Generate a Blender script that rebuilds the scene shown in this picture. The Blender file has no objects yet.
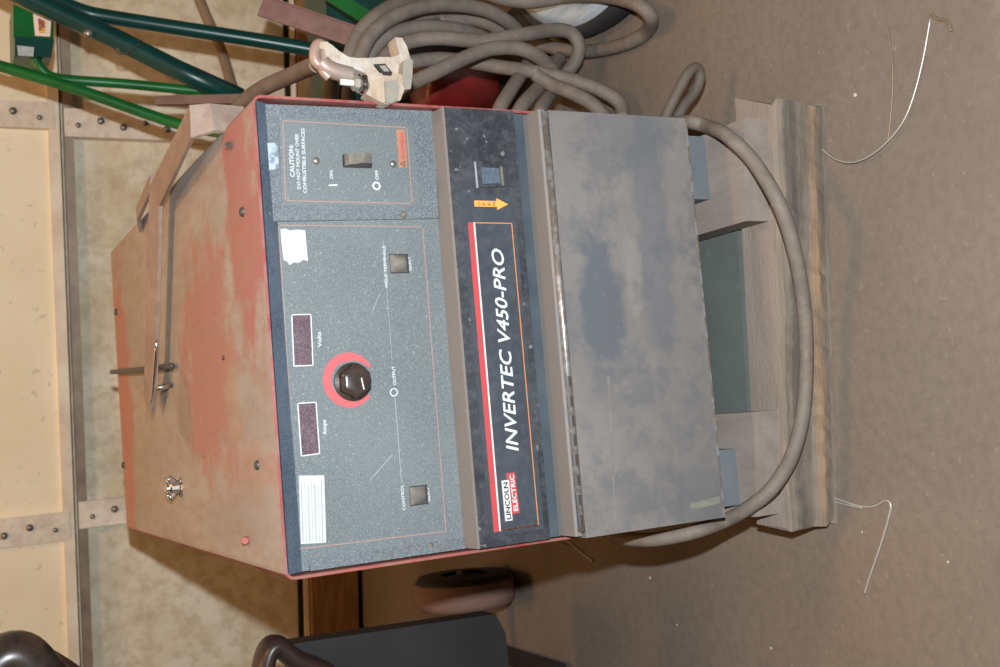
import bpy, bmesh, math, random
from mathutils import Vector, Matrix
random.seed(7)
SC = bpy.context.scene
COL = SC.collection
PI = math.pi
# ---------------------------------------------------------------- camera (surveyed from the machine's known size)
FPX, CX, CY, CZ, YAW, PIT, ROL = 1115.818, -0.100337, -1.108813, 0.876580, 0.080872, 0.486224, -0.046186
CAM = Vector((CX, CY, CZ))
_f = Vector((math.sin(YAW)*math.cos(PIT), math.cos(YAW)*math.cos(PIT), -math.sin(PIT)))
_r = Vector((math.cos(YAW), -math.sin(YAW), 0)); _u = _r.cross(_f)
RR = math.cos(ROL)*_r + math.sin(ROL)*_u
UU = -math.sin(ROL)*_r + math.cos(ROL)*_u
FLOOR = -0.157
WK, WC = -0.15, 1.68                       # wall plane  y = WC + WK*x
WN = Vector((-WK, 1, 0))

def ray(X, Y):
    return ((667-Y)-333.5)/FPX*RR - (X-500)/FPX*UU + _f
def at(X, Y, y=None, z=None, x=None, wall=None):
    d = ray(X, Y)
    if y is not None: n, c = Vector((0,1,0)), y
    elif z is not None: n, c = Vector((0,0,1)), z
    elif x is not None: n, c = Vector((1,0,0)), x
    else: n, c = WN, WC - wall
    return CAM + d*((c - n.dot(CAM))/n.dot(d))

# ---------------------------------------------------------------- materials
def S(c):   # sRGB 0-255 -> linear
    return tuple([((v/255+.055)/1.055)**2.4 if v > 10 else v/255/12.92 for v in c]) + (1,)
def mat(name, c1, c2=None, scale=8, rough=.6, metal=0, spot=None, spot_scale=60, spot_amt=.35, dust=None, dust_amt=.9,
        bump=0, bump_scale=60, stretch=(1,1,1), spec=.4, contrast=(.35,.65), blobs=None, fine=None, fine_amt=.5, fine_scale=400, coat=0):
    m = bpy.data.materials.new(name); m.use_nodes = True
    nt = m.node_tree; N = nt.nodes; L = nt.links
    b = N['Principled BSDF']; b.inputs['Roughness'].default_value = rough; b.inputs['Metallic'].default_value = metal
    b.inputs['Specular IOR Level'].default_value = spec; b.inputs['Coat Weight'].default_value = coat
    tc = N.new('ShaderNodeTexCoord'); mp = N.new('ShaderNodeMapping'); mp.inputs['Scale'].default_value = stretch
    L.new(tc.outputs['Object'], mp.inputs['Vector'])
    def noise(sc, det=5, ro=.6, vec=None):
        n = N.new('ShaderNodeTexNoise'); n.inputs['Scale'].default_value = sc; n.inputs['Detail'].default_value = det
        n.inputs['Roughness'].default_value = ro; L.new(vec or mp.outputs['Vector'], n.inputs['Vector']); return n.outputs['Fac']
    def ramp(src, a, bb):
        r = N.new('ShaderNodeMapRange'); r.inputs['From Min'].default_value = a; r.inputs['From Max'].default_value = bb
        r.clamp = True; L.new(src, r.inputs['Value']); return r.outputs['Result']
    def mul(a, k):
        q = N.new('ShaderNodeMath'); q.operation = 'MULTIPLY'; L.new(a, q.inputs[0])
        if isinstance(k, (int,float)): q.inputs[1].default_value = k
        else: L.new(k, q.inputs[1])
        return q.outputs[0]
    def mix(fac, a, c):
        q = N.new('ShaderNodeMix'); q.data_type = 'RGBA'
        L.new(fac, q.inputs[0])
        if isinstance(a, tuple): q.inputs[6].default_value = a
        else: L.new(a, q.inputs[6])
        q.inputs[7].default_value = c
        return q.outputs[2]
    cur = S(c1)
    if c2: cur = mix(ramp(noise(scale), *contrast), cur, S(c2))
    for (cc, ctr, rad, amt) in (blobs or []):         # worn / painted patches with a shape of their own
        vm = N.new('ShaderNodeVectorMath'); vm.operation = 'SUBTRACT'; L.new(tc.outputs['Object'], vm.inputs[0]); vm.inputs[1].default_value = ctr
        dv = N.new('ShaderNodeVectorMath'); dv.operation = 'DIVIDE'; L.new(vm.outputs[0], dv.inputs[0]); dv.inputs[1].default_value = rad
        ln = N.new('ShaderNodeVectorMath'); ln.operation = 'LENGTH'; L.new(dv.outputs[0], ln.inputs[0])
        ns = N.new('ShaderNodeMath'); ns.operation = 'MULTIPLY_ADD'; L.new(noise(16, 9, .72, tc.outputs['Object']), ns.inputs[0]); ns.inputs[1].default_value = 2.4; L.new(ln.outputs['Value'], ns.inputs[2])
        cur = mix(mul(ramp(ns.outputs[0], 2.22, 1.85), amt), cur, S(cc))
    if fine: cur = mix(mul(ramp(noise(fine_scale, 3, .7), .45, .62), fine_amt), cur, S(fine))
    if spot: cur = mix(mul(ramp(noise(spot_scale, 2, .5), .66, .72), spot_amt), cur, S(spot))
    if dust:
        g = N.new('ShaderNodeNewGeometry'); sx = N.new('ShaderNodeSeparateXYZ'); L.new(g.outputs['Normal'], sx.inputs[0])
        cur = mix(mul(ramp(sx.outputs['Z'], .35, .85), dust_amt), cur, S(dust))
    if isinstance(cur, tuple): b.inputs['Base Color'].default_value = cur
    else: L.new(cur, b.inputs['Base Color'])
    if bump:
        bp = N.new('ShaderNodeBump'); bp.inputs['Strength'].default_value = bump; bp.inputs['Distance'].default_value = .004
        L.new(noise(bump_scale, 6, .6), bp.inputs['Height']); L.new(bp.outputs['Normal'], b.inputs['Normal'])
    return m

M = {}
M['floor'] = mat('concrete', (106,94,84), (118,104,92), scale=2.5, rough=.75, spot=(180,166,148), spot_scale=120, spot_amt=.12, bump=.25, bump_scale=40,
     fine=(92,80,70), fine_amt=.3, fine_scale=70, blobs=[((158,124,98),(.62,-.72,FLOOR),(.06,.05,.5),.6),((142,132,124),(.28,-.42,FLOOR),(.14,.10,.5),.3)])
M['wall_up'] = mat('cream_wall', (236,222,194), (228,212,180), scale=4, rough=.7, spot=(160,140,112), spot_scale=50, spot_amt=.35)
M['wall_low'] = mat('dirty_cream_wall', (226,216,194), (204,188,158), scale=5, rough=.85, bump=.4, bump_scale=35, fine=(170,150,118), fine_amt=.4, fine_scale=28, contrast=(.38,.62))
M['strap'] = mat('strap_metal', (232,220,204), (208,192,172), scale=10, rough=.6, fine=(170,150,130), fine_amt=.3, fine_scale=60)
M['rail_light'] = mat('rail_light', (232,218,198), (208,190,166), scale=9, rough=.6)
M['rail_dark'] = mat('rail_dark', (142,128,114), (118,104,92), scale=20, rough=.5, metal=.2)
M['wood_sill'] = mat('sill_wood', (150,112,70), (118,84,50), scale=8, rough=.8, stretch=(1,1,8))
M['black_gap'] = mat('gap_black', (24,20,18), rough=.9)
M['shell'] = mat('red_painted_steel', (146,138,132), (160,151,144), scale=5, rough=.6, bump=.12, bump_scale=25, stretch=(2.5,.8,1),
     fine=(144,118,104), fine_amt=.45, fine_scale=18, spot=(104,92,84), spot_scale=60, spot_amt=.3,
     blobs=[((160,106,98),(.0,.27,.55),(.17,.15,.4),.85),((156,90,86),(.13,.06,.55),(.16,.09,.4),.8),((168,98,84),(-.05,.90,.55),(.30,.09,.4),.8),
            ((164,118,104),(-.14,.10,.55),(.03,.16,.4),.4),((110,100,92),(-.06,.42,.55),(.05,.05,.3),.5),((156,140,122),(-.06,.16,.55),(.05,.035,.3),.5)])
M['shell_side'] = mat('red_side_paint', (124,46,46), (142,82,74), scale=14, rough=.5, fine=(126,100,90), fine_amt=.5, fine_scale=40)
M['panel'] = mat('control_panel_grey', (80,85,88), (92,97,98), scale=5, rough=.6, fine=(134,138,138), fine_amt=.4, fine_scale=700, spot=(170,172,170), spot_scale=420, spot_amt=.4, bump=.1, bump_scale=500)
M['panel_dark'] = mat('switch_plate_grey', (70,76,82), (86,91,95), scale=9, rough=.6, fine=(142,144,144), fine_amt=.5, fine_scale=650, spot=(40,46,54), spot_scale=420, spot_amt=.5, bump=.15, bump_scale=500)
M['bezel'] = mat('bezel_blue_black', (52,64,78), (74,86,98), scale=14, rough=.4, fine=(126,132,140), fine_amt=.3, fine_scale=600)
M['plate_black'] = mat('nameplate_plastic', (38,41,46), (58,60,64), scale=16, rough=.45, fine=(100,100,100), fine_amt=.2, fine_scale=120, spot=(160,160,155), spot_scale=90, spot_amt=.35, dust=(118,108,100), contrast=(.4,.6))
M['decal'] = mat('decal_blue_black', (50,54,61), (60,64,70), scale=10, rough=.4, fine=(100,104,108), fine_amt=.12, fine_scale=90)
M['blue_strip'] = mat('blue_grey_strip', (54,62,70), (68,75,80), scale=18, rough=.5, dust=(114,106,100))
M['door'] = mat('dusty_grey_door', (104,98,95), (114,107,102), scale=6, rough=.65, spot=(140,134,130), spot_scale=200, spot_amt=.2,
     fine=(84,84,87), fine_amt=.6, fine_scale=22, contrast=(.4,.62), dust=(112,104,98), bump=.08, bump_scale=60,
     blobs=[((74,79,86),(.01,-.04,.172),(.10,.1,.035),.8),((82,86,92),(.10,-.04,.09),(.16,.1,.03),.5),((128,120,114),(.05,-.04,.125),(.06,.1,.015),.4),((80,84,90),(.22,-.04,.10),(.05,.1,.06),.4),((80,84,88),(-.22,-.04,.06),(.05,.1,.04),.4)])
M['crease'] = mat('crease_line', (116,109,103), (104,99,95), scale=60, rough=.7)
M['hinge'] = mat('hinge_steel', (122,112,104), (150,148,146), scale=90, rough=.35, metal=.5, contrast=(.45,.6))
M['chrome'] = mat('bright_metal', (205,205,205), rough=.22, metal=1)
M['rim'] = mat('chrome_rim', (206,218,230), rough=.25, metal=.45, spec=.8)  # pale blue-white base stands in for reflections of the flash
M['steel'] = mat('dull_steel', (150,144,136), (112,104,96), scale=60, rough=.4, metal=.7)
M['dark_steel'] = mat('dark_screw', (84,80,76), (60,56,54), scale=90, rough=.5, metal=.4)
M['handle'] = mat('worn_strap_steel', (150,134,122), (132,108,98), scale=12, rough=.5, metal=.1, fine=(120,96,84), fine_amt=.35, fine_scale=60)
M['orange_line'] = mat('faded_orange_line', (146,118,104), rough=.6)
M['orange'] = mat('orange_arrow', (240,150,72), rough=.5)
M['orange_label'] = mat('orange_label', (166,112,88), (150,102,82), scale=60, rough=.5)
M['orange_frame'] = mat('orange_frame', (196,124,72), rough=.5)
M['red_stripe'] = mat('red_stripe', (176,62,64), (160,64,66), scale=60, rough=.5)
M['pink_ring'] = mat('pink_ring', (180,80,82), rough=.55)
M['white'] = mat('white_print', (192,192,190), rough=.6)
M['print_grey'] = mat('dusty_white_print', (172,176,176), rough=.6)
M['sticker'] = mat('white_sticker', (182,184,184), (168,172,172), scale=60, rough=.6)
M['stick_txt'] = mat('sticker_print', (140,144,146), rough=.6)
M['smear'] = mat('label_remains', (150,158,162), (104,116,126), scale=120, rough=.7, contrast=(.45,.55))
M['display'] = mat('display_purple', (72,52,60), (84,66,72), scale=60, rough=.35, fine=(130,114,118), fine_amt=.5, fine_scale=700)
M['black'] = mat('black_plastic', (34,32,32), (62,50,42), scale=40, rough=.3, coat=.2)
M['dust_tan'] = mat('dusty_tan_plastic', (110,102,92), (84,80,74), scale=90, rough=.8)
M['ink'] = mat('black_ink', (40,36,36), rough=.6)
M['chassis'] = mat('dark_chassis', (60,64,68), (48,50,54), scale=12, rough=.6, dust=(120,112,104))
M['foot'] = mat('blue_grey_foot', (88,94,98), (100,104,106), scale=12, rough=.6)
M['runner'] = mat('dusty_runner_wood', (134,121,112), (120,108,99), scale=7, rough=.85, spot=(84,76,70), spot_scale=50, spot_amt=.3, stretch=(6,1,6), bump=.2)
M['beam'] = mat('weathered_beam_wood', (136,122,112), (122,108,98), scale=6, rough=.85, stretch=(1,5,5), bump=.3, spot=(84,74,66), spot_scale=60, spot_amt=.3)
M['beam_front'] = mat('beam_rough_front', (126,112,98), (108,96,86), scale=5, rough=.9, stretch=(.35,6,6), bump=.6, bump_scale=14, fine=(88,78,70), fine_amt=.5, fine_scale=8, contrast=(.38,.62), blobs=[((82,76,70),(.1,-.08,-.098),(.45,.2,.013),.8),((146,116,88),(0,-.09,-.134),(.4,.2,.012),.7)])
M['sheet'] = mat('grey_green_sheet', (80,85,80), (90,93,88), scale=8, rough=.7, spot=(110,112,106), spot_scale=60, spot_amt=.3)
M['cable'] = mat('grey_rubber_cable', (108,97,88), (94,84,76), scale=12, rough=.7, fine=(124,112,100), fine_amt=.4, fine_scale=50)
M['cable_dk'] = mat('dark_rubber_cable', (92,82,72), (74,66,58), scale=14, rough=.7)
M['wire'] = mat('bare_wire', (180,174,164), rough=.45, metal=.5)
M['wire_rust'] = mat('rusty_wire', (128,108,88), rough=.5, metal=.4)
M['green_dk'] = mat('dark_green_paint', (6,46,44), (10,56,50), scale=12, rough=.32, dust=(80,92,74), dust_amt=.4)
M['green'] = mat('green_paint', (16,96,40), (12,78,30), scale=12, rough=.35, dust=(110,128,78), dust_amt=.3)
M['grey_tag'] = mat('grey_tag', (170,172,168), (140,142,140), scale=60, rough=.5)
M['label_cream'] = mat('cream_label', (226,200,184), rough=.6)
M['label_yel'] = mat('yellow_mark', (214,170,50), (150,70,60), scale=120, rough=.6, contrast=(.48,.52))
M['iron'] = mat('red_oxide_bar', (118,84,78), (100,74,68), scale=14, rough=.6, fine=(140,112,100), fine_amt=.3, fine_scale=50, dust=(140,112,102), dust_amt=.5)
M['brown_bar'] = mat('brown_bar', (112,88,76), (94,72,62), scale=20, rough=.65)
M['clamp'] = mat('worn_cast_metal', (176,168,160), (166,144,120), scale=26, rough=.45, metal=.1, fine=(140,112,92), fine_amt=.4, fine_scale=60, bump=.4, bump_scale=70)
M['clamp_pink'] = mat('copper_lever', (146,118,104), (136,120,112), scale=24, rough=.45, metal=.2)
M['clamp_grey'] = mat('grey_jaw', (128,126,122), (150,138,118), scale=40, rough=.5, metal=.2)
M['red_tank'] = mat('red_tank', (104,22,18), (60,18,16), scale=14, rough=.35, dust=(100,44,34), dust_amt=.4)
M['black_steel'] = mat('black_steel', (30,26,24), (44,38,36), scale=12, rough=.5)
M['tyre'] = mat('black_tyre', (34,34,36), (48,46,46), scale=14, rough=.7)
M['tyre_dusty'] = mat('dusty_tyre_tread', (128,96,84), (110,84,74), scale=20, rough=.8, stretch=(6,1,1))
M['cart'] = mat('dark_cart_steel', (48,46,46), (40,38,40), scale=6, rough=.5)
M['cart_lip'] = mat('dark_brown_lip', (66,48,42), (50,38,36), scale=10, rough=.35)
M['stick'] = mat('tan_stick', (142,118,92), (120,98,76), scale=20, rough=.8, stretch=(1,1,1))
M['chip'] = mat('pale_chip', (176,164,148), rough=.8)
M['red_pin'] = mat('red_pin', (150,80,74), rough=.5)

# ---------------------------------------------------------------- mesh helpers
def link(name, me, m=None, parent=None, smooth=False):
    o = bpy.data.objects.new(name, me); COL.objects.link(o)
    if m is not None:
        for mm in (m if isinstance(m, (list,tuple)) else [m]): me.materials.append(mm)
    if parent is not None: o.parent = parent; o.matrix_parent_inverse = parent.matrix_world.inverted()
    if smooth:
        for p in me.polygons: p.use_smooth = True
    return o
def obj(name, bm, m, parent=None, smooth=False, bevel=0, seg=2):
    if bevel: 
        es = [e for e in bm.edges if len(e.link_faces) == 2 and e.calc_face_angle(0) > .5]
        bmesh.ops.bevel(bm, geom=es, offset=bevel, segments=seg, affect='EDGES', profile=.5, clamp_overlap=True)
    bmesh.ops.recalc_face_normals(bm, faces=bm.faces)
    me = bpy.data.meshes.new(name); bm.to_mesh(me); bm.free()
    return link(name, me, m, parent, smooth)
def tag(o, label=None, cat=None, group=None, kind=None):
    if label: o['label'] = label
    if cat: o['category'] = cat
    if group: o['group'] = group
    if kind: o['kind'] = kind
    return o
def empty(name, loc, label, cat, group=None):
    o = bpy.data.objects.new(name, None); COL.objects.link(o); o.location = loc; o.empty_display_size = .05
    bpy.context.view_layer.update()
    return tag(o, label, cat, group)
def box_bm(x0, x1, y0, y1, z0, z1, bm=None):
    bm = bm or bmesh.new()
    v = [bm.verts.new((x, y, z)) for x in (x0,x1) for y in (y0,y1) for z in (z0,z1)]
    for f in ((0,1,3,2),(4,6,7,5),(0,4,5,1),(2,3,7,6),(0,2,6,4),(1,5,7,3)): bm.faces.new([v[i] for i in f])
    return bm
def box(name, x0, x1, y0, y1, z0, z1, m, parent=None, bevel=0, smooth=False):
    return obj(name, box_bm(x0,x1,y0,y1,z0,z1), m, parent, smooth, bevel)
def prism_bm(pts, d, bm=None):      # polygon pts (Vectors) extruded along vector d
    bm = bm or bmesh.new()
    a = [bm.verts.new(p) for p in pts]; b = [bm.verts.new(p + d) for p in pts]
    bm.faces.new(a); bm.faces.new(list(reversed(b)))
    n = len(a)
    for i in range(n): bm.faces.new((a[i], b[i], b[(i+1)%n], a[(i+1)%n]))
    return bm
def front(name, px, y, t, m, parent=None, bevel=0, smooth=False):   # plate on an upright plane y, reaching t toward the viewer
    P = [at(X, Y, y=y) for X, Y in px]
    return obj(name, prism_bm(P, Vector((0,-t,0))), m, parent, smooth, bevel)
def line_bm(px, y, t, w, closed=True, bm=None):
    bm = bm or bmesh.new(); P = [at(X, Y, y=y) for X, Y in px]; n = len(P)
    for i in range(n if closed else n-1):
        a, b = P[i], P[(i+1)%n]; d = (b-a).normalized(); s = Vector((-d.z,0,d.x))*w/2
        prism_bm([a-d*w/2+s, b+d*w/2+s, b+d*w/2-s, a-d*w/2-s], Vector((0,-t,0)), bm)
    return bm
def catmull(P, n=8, closed=False):
    out = []; N = len(P)
    for i in range(N if closed else N-1):
        if closed: p = [P[(i+k-1)%N] for k in range(4)]
        else: p = [P[max(0,i-1)], P[i], P[i+1], P[min(N-1,i+2)]]
        for k in range(n):
            t = k/n
            out.append(.5*((2*p[1])+(p[2]-p[0])*t+(2*p[0]-5*p[1]+4*p[2]-p[3])*t*t+(-p[0]+3*p[1]-3*p[2]+p[3])*t**3))
    if not closed: out.append(P[-1].copy())
    return out
def tube_bm(P, r, seg=14, bm=None, smooth_n=8, closed=False, rb=None, up=None):   # rb: second radius (flattened section)
    bm = bm or bmesh.new()
    P = [Vector(p) for p in P]
    if smooth_n: P = catmull(P, smooth_n, closed)
    n = len(P); rings = []; prev = None
    for i in range(n):
        t = (P[(i+1)%n]-P[i-1]) if closed else (P[min(n-1,i+1)]-P[max(0,i-1)])
        t.normalize()
        if prev is None:
            a = (up or (Vector((0,0,1)) if abs(t.z) < .9 else Vector((1,0,0)))); a = (a - t*a.dot(t)).normalized()
        else: a = (prev - t*prev.dot(t)).normalized()
        prev = a; b = t.cross(a)
        rr = r(i/(n-1)) if callable(r) else r
        rings.append([bm.verts.new(P[i]+a*(rr*math.cos(q))+b*((rb or rr)*math.sin(q))) for q in [2*PI*k/seg for k in range(seg)]])
    for i in range(n if closed else n-1):
        A, B = rings[i], rings[(i+1)%n]
        for k in range(seg): bm.faces.new((A[k], A[(k+1)%seg], B[(k+1)%seg], B[k]))
    if not closed: bm.faces.new(rings[0]); bm.faces.new(list(reversed(rings[-1])))
    return bm
def strap_bm(P, w, t, up, bm=None):        # flat bar along sharp-cornered points, face normal ~ up
    bm = bm or bmesh.new(); n = len(P); rings = []
    for i in range(n):
        d0 = (P[i]-P[i-1]).normalized() if i else (P[1]-P[0]).normalized()
        d1 = (P[i+1]-P[i]).normalized() if i < n-1 else d0
        d = (d0+d1).normalized(); u = up[i] if isinstance(up, list) else up
        u = (u-d*u.dot(d)).normalized(); s = d.cross(u)
        k = 1/max(.4, d.dot(d0))
        rings.append([bm.verts.new(P[i]+s*a*w/2*k+u*b*t/2) for a, b in ((-1,-1),(1,-1),(1,1),(-1,1))])
    for i in range(n-1):
        for k in range(4): bm.faces.new((rings[i][k], rings[i][(k+1)%4], rings[i+1][(k+1)%4], rings[i+1][k]))
    bm.faces.new(rings[0]); bm.faces.new(list(reversed(rings[-1])))
    return bm
def lathe_bm(prof, c, axis, seg=40, bm=None):   # prof: (radius, height along axis)
    bm = bm or bmesh.new(); ax = Vector(axis).normalized()
    a = ax.orthogonal().normalized(); b = ax.cross(a); rings = []; c = Vector(c)
    for (r, h) in prof:
        if r < 1e-6: rings.append([bm.verts.new(c+ax*h)]); continue
        rings.append([bm.verts.new(c+ax*h+(a*math.cos(q)+b*math.sin(q))*r) for q in [2*PI*k/seg for k in range(seg)]])
    for A, B in zip(rings, rings[1:]):
        for k in range(seg):
            q = [A[k%len(A)], A[(k+1)%len(A)], B[(k+1)%len(B)], B[k%len(B)]]; u = []
            for v in q:
                if v not in u: u.append(v)
            if len(u) > 2:
                try: bm.faces.new(u)
                except ValueError: pass
    return bm
def screw(c, axis, r, m, parent, name='screw', hexed=False):
    bm = lathe_bm([(0,r*.75),(r*.5,r*.7),(r*.85,r*.45),(r,r*.1),(r,-r*.3),(0,-r*.3)], c, axis, 6 if hexed else 16)
    ax = Vector(axis).normalized(); s = ax.orthogonal().normalized()
    o = obj(name, bm, m, parent, smooth=not hexed)
    return o
def text(name, s, a, b, h, y, m, parent, bold=0, shear=0, t=.0004, spacing=1.0):
    # words on the plane y: baseline from photo point a to b, capital height h px
    cu = bpy.data.curves.new(name, 'FONT'); cu.body = s; cu.size = 1; cu.shear = shear; cu.space_character = spacing; cu.resolution_u = 3
    tmp = bpy.data.objects.new('tmp', cu); COL.objects.link(tmp)
    dg = bpy.context.evaluated_depsgraph_get(); me = bpy.data.meshes.new_from_object(tmp.evaluated_get(dg))
    bpy.data.objects.remove(tmp); bpy.data.curves.remove(cu)
    xs = [v.co.x for v in me.vertices]; x0, x1 = min(xs), max(xs)
    A, B = at(*a, y=y), at(*b, y=y); T = at(a[0]-h, a[1], y=y)
    dx = (B-A)/(x1-x0); H = (T.z-A.z)/.72
    bm = bmesh.new(); bm.from_mesh(me); bpy.data.meshes.remove(me)
    for v in bm.verts:
        p = A + dx*(v.co.x-x0) + Vector((0,0,H*v.co.y)); p.y = y - t; v.co = p
    base = bm.faces[:]
    for sx, sz, k_ in ((1,0,1),(-1,0,2),(0,1,3),(0,-1,4)) if bold else ():
        g = bmesh.ops.duplicate(bm, geom=base)['geom']
        for q in g:
            if isinstance(q, bmesh.types.BMVert): q.co += Vector((sx*bold*H, -k_*.00001, sz*bold*H))
    return obj(name, bm, m, parent)

# ---------------------------------------------------------------- the setting
fl = box('floor', -3.2, 3.2, -3.2, 2.35, FLOOR-.05, FLOOR, M['floor']); tag(fl, kind='structure')
def wp(x, off, z): return Vector((x, WC - off + WK*x, z))
def wall_box_bm(x0, x1, z0, z1, o0, o1, bm=None):   # o = distance in front of the wall plane
    return prism_bm([wp(x0,o0,z0), wp(x1,o0,z0), wp(x1,o0,z1), wp(x0,o0,z1)], Vector((0,-(o1-o0),0)), bm)
zr = at(66, 300, wall=0).z                        # rail height
zs0 = at(297, 300, wall=0).z
bm = wall_box_bm(-3, 3, zr, 2.6, -.06, 0); nf = len(bm.faces)
wall_box_bm(-3, 3, FLOOR, zr, -.06, 0, bm)
bm.faces.ensure_lookup_table()
for i, f in enumerate(bm.faces): f.material_index = 0 if i < nf else 1
w = obj('wall_back', bm, [M['wall_up'], M['wall_low']]); tag(w, kind='structure')
pa, pb = at(55, 300, wall=.012), at(66, 300, wall=.012); pc, pd = at(68, 300, wall=.012), at(79, 300, wall=.012)
tag(obj('trim_1', wall_box_bm(-3,3,pb.z,pa.z,0,.014), M['rail_light'], bevel=.002), kind='structure')
tag(obj('trim_2', wall_box_bm(-3,3,pd.z,pc.z-.004,0,.022), M['rail_dark'], bevel=.003), kind='structure')
tag(obj('trim_3', wall_box_bm(-3,3,pb.z-.004,pb.z,0,.004), M['black_gap']), kind='structure')
k = 4
for (Xa, Xb, Yt, Yb) in ((-60,60,104,130),(70,300,110,138),(-60,60,512,540),(70,300,503,530)):
    # straps run up the wall; sized where they cross the rail
    sx = [at(66, Y, wall=.01).x for Y in (Yt, Yb)]
    z_hi = 2.6 if Xa < 0 else at(Xa, 300, wall=.01).z; z_lo = at(Xb, 300, wall=.01).z if Xa < 0 else zs0
    s = obj('trim_%d' % k, wall_box_bm(min(sx), max(sx), z_lo, z_hi, .0005, .018 if Xa < 0 else .026), M['strap'], bevel=.002); tag(s, kind='structure'); k += 1
    for j in range(6):
        zz = (z_lo + .03 + j*.055) if Xa < 0 else (z_hi - .03 - j*.05)
        xx = (sx[0]+sx[1])/2 + (.006 if j%2 else -.006)
        if zs0 < zz < 1.0: screw(wp(xx, .019 if Xa < 0 else .027, zz), (0,-1,0), .0085 if j%3 else .006, M['steel'], s, 'bolt')
    z = at(62, 300, wall=.01).z
# base of the wall: dark slot, timber sill
za, zb, zc, zd = [at(X, 600, wall=.02).z for X in (300,311,357,368)]
tag(obj('trim_%d' % k, wall_box_bm(-3,3,zb,za,0,.006), M['black_gap']), kind='structure'); k += 1
tag(obj('trim_%d' % k, wall_box_bm(-3,3,zc,zb,0,.03), M['wood_sill'], bevel=.003), kind='structure'); k += 1
tag(obj('trim_%d' % k, wall_box_bm(-3,3,FLOOR,zc,0,.008), M['black_gap']), kind='structure'); k += 1
z1, z2 = at(276, 50, wall=.02).z, at(296, 50, wall=.02).z
tag(obj('trim_%d' % k, wall_box_bm(-3,3,z2,z2+.012,0,.012), M['rail_light']), kind='structure'); k += 1

# ---------------------------------------------------------------- the welding machine
Wh, H, D = .249, .5545, .9485
YP = .016        # control panel plane
YN = -.012       # nameplate plane
YD = -.035       # door plane
mc = empty('welding_machine', (0,.45,-.036), 'large red welding machine with dusty top and dark control panel on the wooden skid', 'welding machine')
# sheet steel shell: arch profile, real thickness
def arch(off):
    r = .010; pts = []; w_ = Wh-off; h_ = H-off; r = max(.004, r-off)
    pts.append((-w_, .0))
    for q in range(5): a = PI - q*PI/8; pts.append((-w_+r+r*math.cos(a), h_-r+r*math.sin(a)))
    for q in range(5): a = PI/2 - q*PI/8; pts.append((w_-r+r*math.cos(a), h_-r+r*math.sin(a)))
    pts.append((w_, .0)); return pts
bm = bmesh.new(); O, I = arch(0), arch(.003); n = len(O)
ys = [0, .3, .6, D]
def yv(k, z): return ys[k]
ro = [[bm.verts.new((x, ys[k], z)) for x, z in O] for k in range(4)]
ri = [[bm.verts.new((x, ys[k], z)) for x, z in I] for k in range(4)]
topf = []
for k_ in range(3):
    for i in range(n-1):
        f = bm.faces.new((ro[k_][i], ro[k_][i+1], ro[k_+1][i+1], ro[k_+1][i])); f.material_index = 0 if 4 <= i <= n-6 else 1
        f = bm.faces.new((ri[k_][i], ri[k_+1][i], ri[k_+1][i+1], ri[k_][i+1])); f.material_index = 1
for i in range(n-1):
    for k_ in (0,3):
        f = bm.faces.new((ro[k_][i], ri[k_][i], ri[k_][i+1], ro[k_][i+1])); f.material_index = 1
for s in (0, n-1):
    for k_ in range(3): bm.faces.new((ro[k_][s], ro[k_+1][s], ri[k_+1][s], ri[k_][s])).material_index = 1
obj('housing', bm, [M['shell'], M['shell_side']], mc)
box('back_panel', -Wh+.004, Wh-.004, D-.006, D-.002, .002, H-.004, M['chassis'], mc)
box('chassis', -Wh+.006, Wh-.006, YP+.006, D-.01, .0, .2, M['chassis'], mc)
# z levels measured on their own planes
zl0 = at(446, 325, y=YP).z        # ledge meets the panel
zn1 = at(461, 325, y=YN).z        # nameplate front top edge
zn0 = at(532, 325, y=YN).z        # nameplate bottom
zh1 = at(541, 325, y=-.002).z     # hood ledge begins
zh0 = at(557, 325, y=YD+.003).z        # hood front top edge
zd1 = at(566, 325, y=YD).z
zd0 = at(705, 318, y=YD).z
#print('levels', zl0, zn1, zn0, zh1, zh0, zd1, zd0)
xi = Wh-.005
cp = box('control_panel', -xi, xi, YP, YP+.012, zl0-.01, H-.006, M['panel'], mc)
# dark slanted bezel lip along the top of the panel
bm = prism_bm([Vector((-xi,YP,H-.023)), Vector((-xi,YP-.012,H-.0055)), Vector((-xi,YP,H-.0055))], Vector((2*xi,0,0)))
obj('bezel', bm, M['bezel'], mc)
bm = prism_bm([Vector((-xi,YP,zl0)), Vector((-xi+.012,YP,zl0)), Vector((-xi,YP-.006,zl0))], Vector((0,0,H-.03-zl0)))
obj('bezel', bm, M['panel_dark'], mc)
YS = YP-.004
sp = front('switch_plate', [(261,105),(431,112),(437,219),(266,222)], YP, .004, M['panel_dark'], mc, bevel=.0008)
front('overlay', [(279,118),(413,124),(419,207),(282,205)], YS, .0007, M['panel'], sp)
YO = YS-.0007
obj('border_line', line_bm([(282.7,120.8),(406.7,127.7),(412,203.7),(285.3,200.7)], YO, .0004, .0010), M['orange_line'], sp)
text('caution_lettering', 'CAUTION:', (294.6,177), (293,145), 4.6, YO, M['print_grey'], sp, bold=.03)
text('caution_lettering', 'DO NOT MOUNT OVER', (300.4,189), (298.2,134), 3.4, YO, M['print_grey'], sp, bold=.03)
text('caution_lettering', 'COMBUSTIBLE SURFACES', (306.6,193), (304.2,128.7), 3.4, YO, M['print_grey'], sp, bold=.03)
text('on_lettering', 'ON', (333,178.8), (332.4,171), 3.2, YO, M['print_grey'], sp, bold=.03)
obj('on_mark', line_bm([(329.3,185.4),(336.7,185)], YO, .0004, .0014, False), M['white'], sp)
text('off_lettering', 'OFF', (378.6,180), (378,170.5), 3.2, YO, M['print_grey'], sp, bold=.03)
c = at(376.4,186,y=YO)
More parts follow.
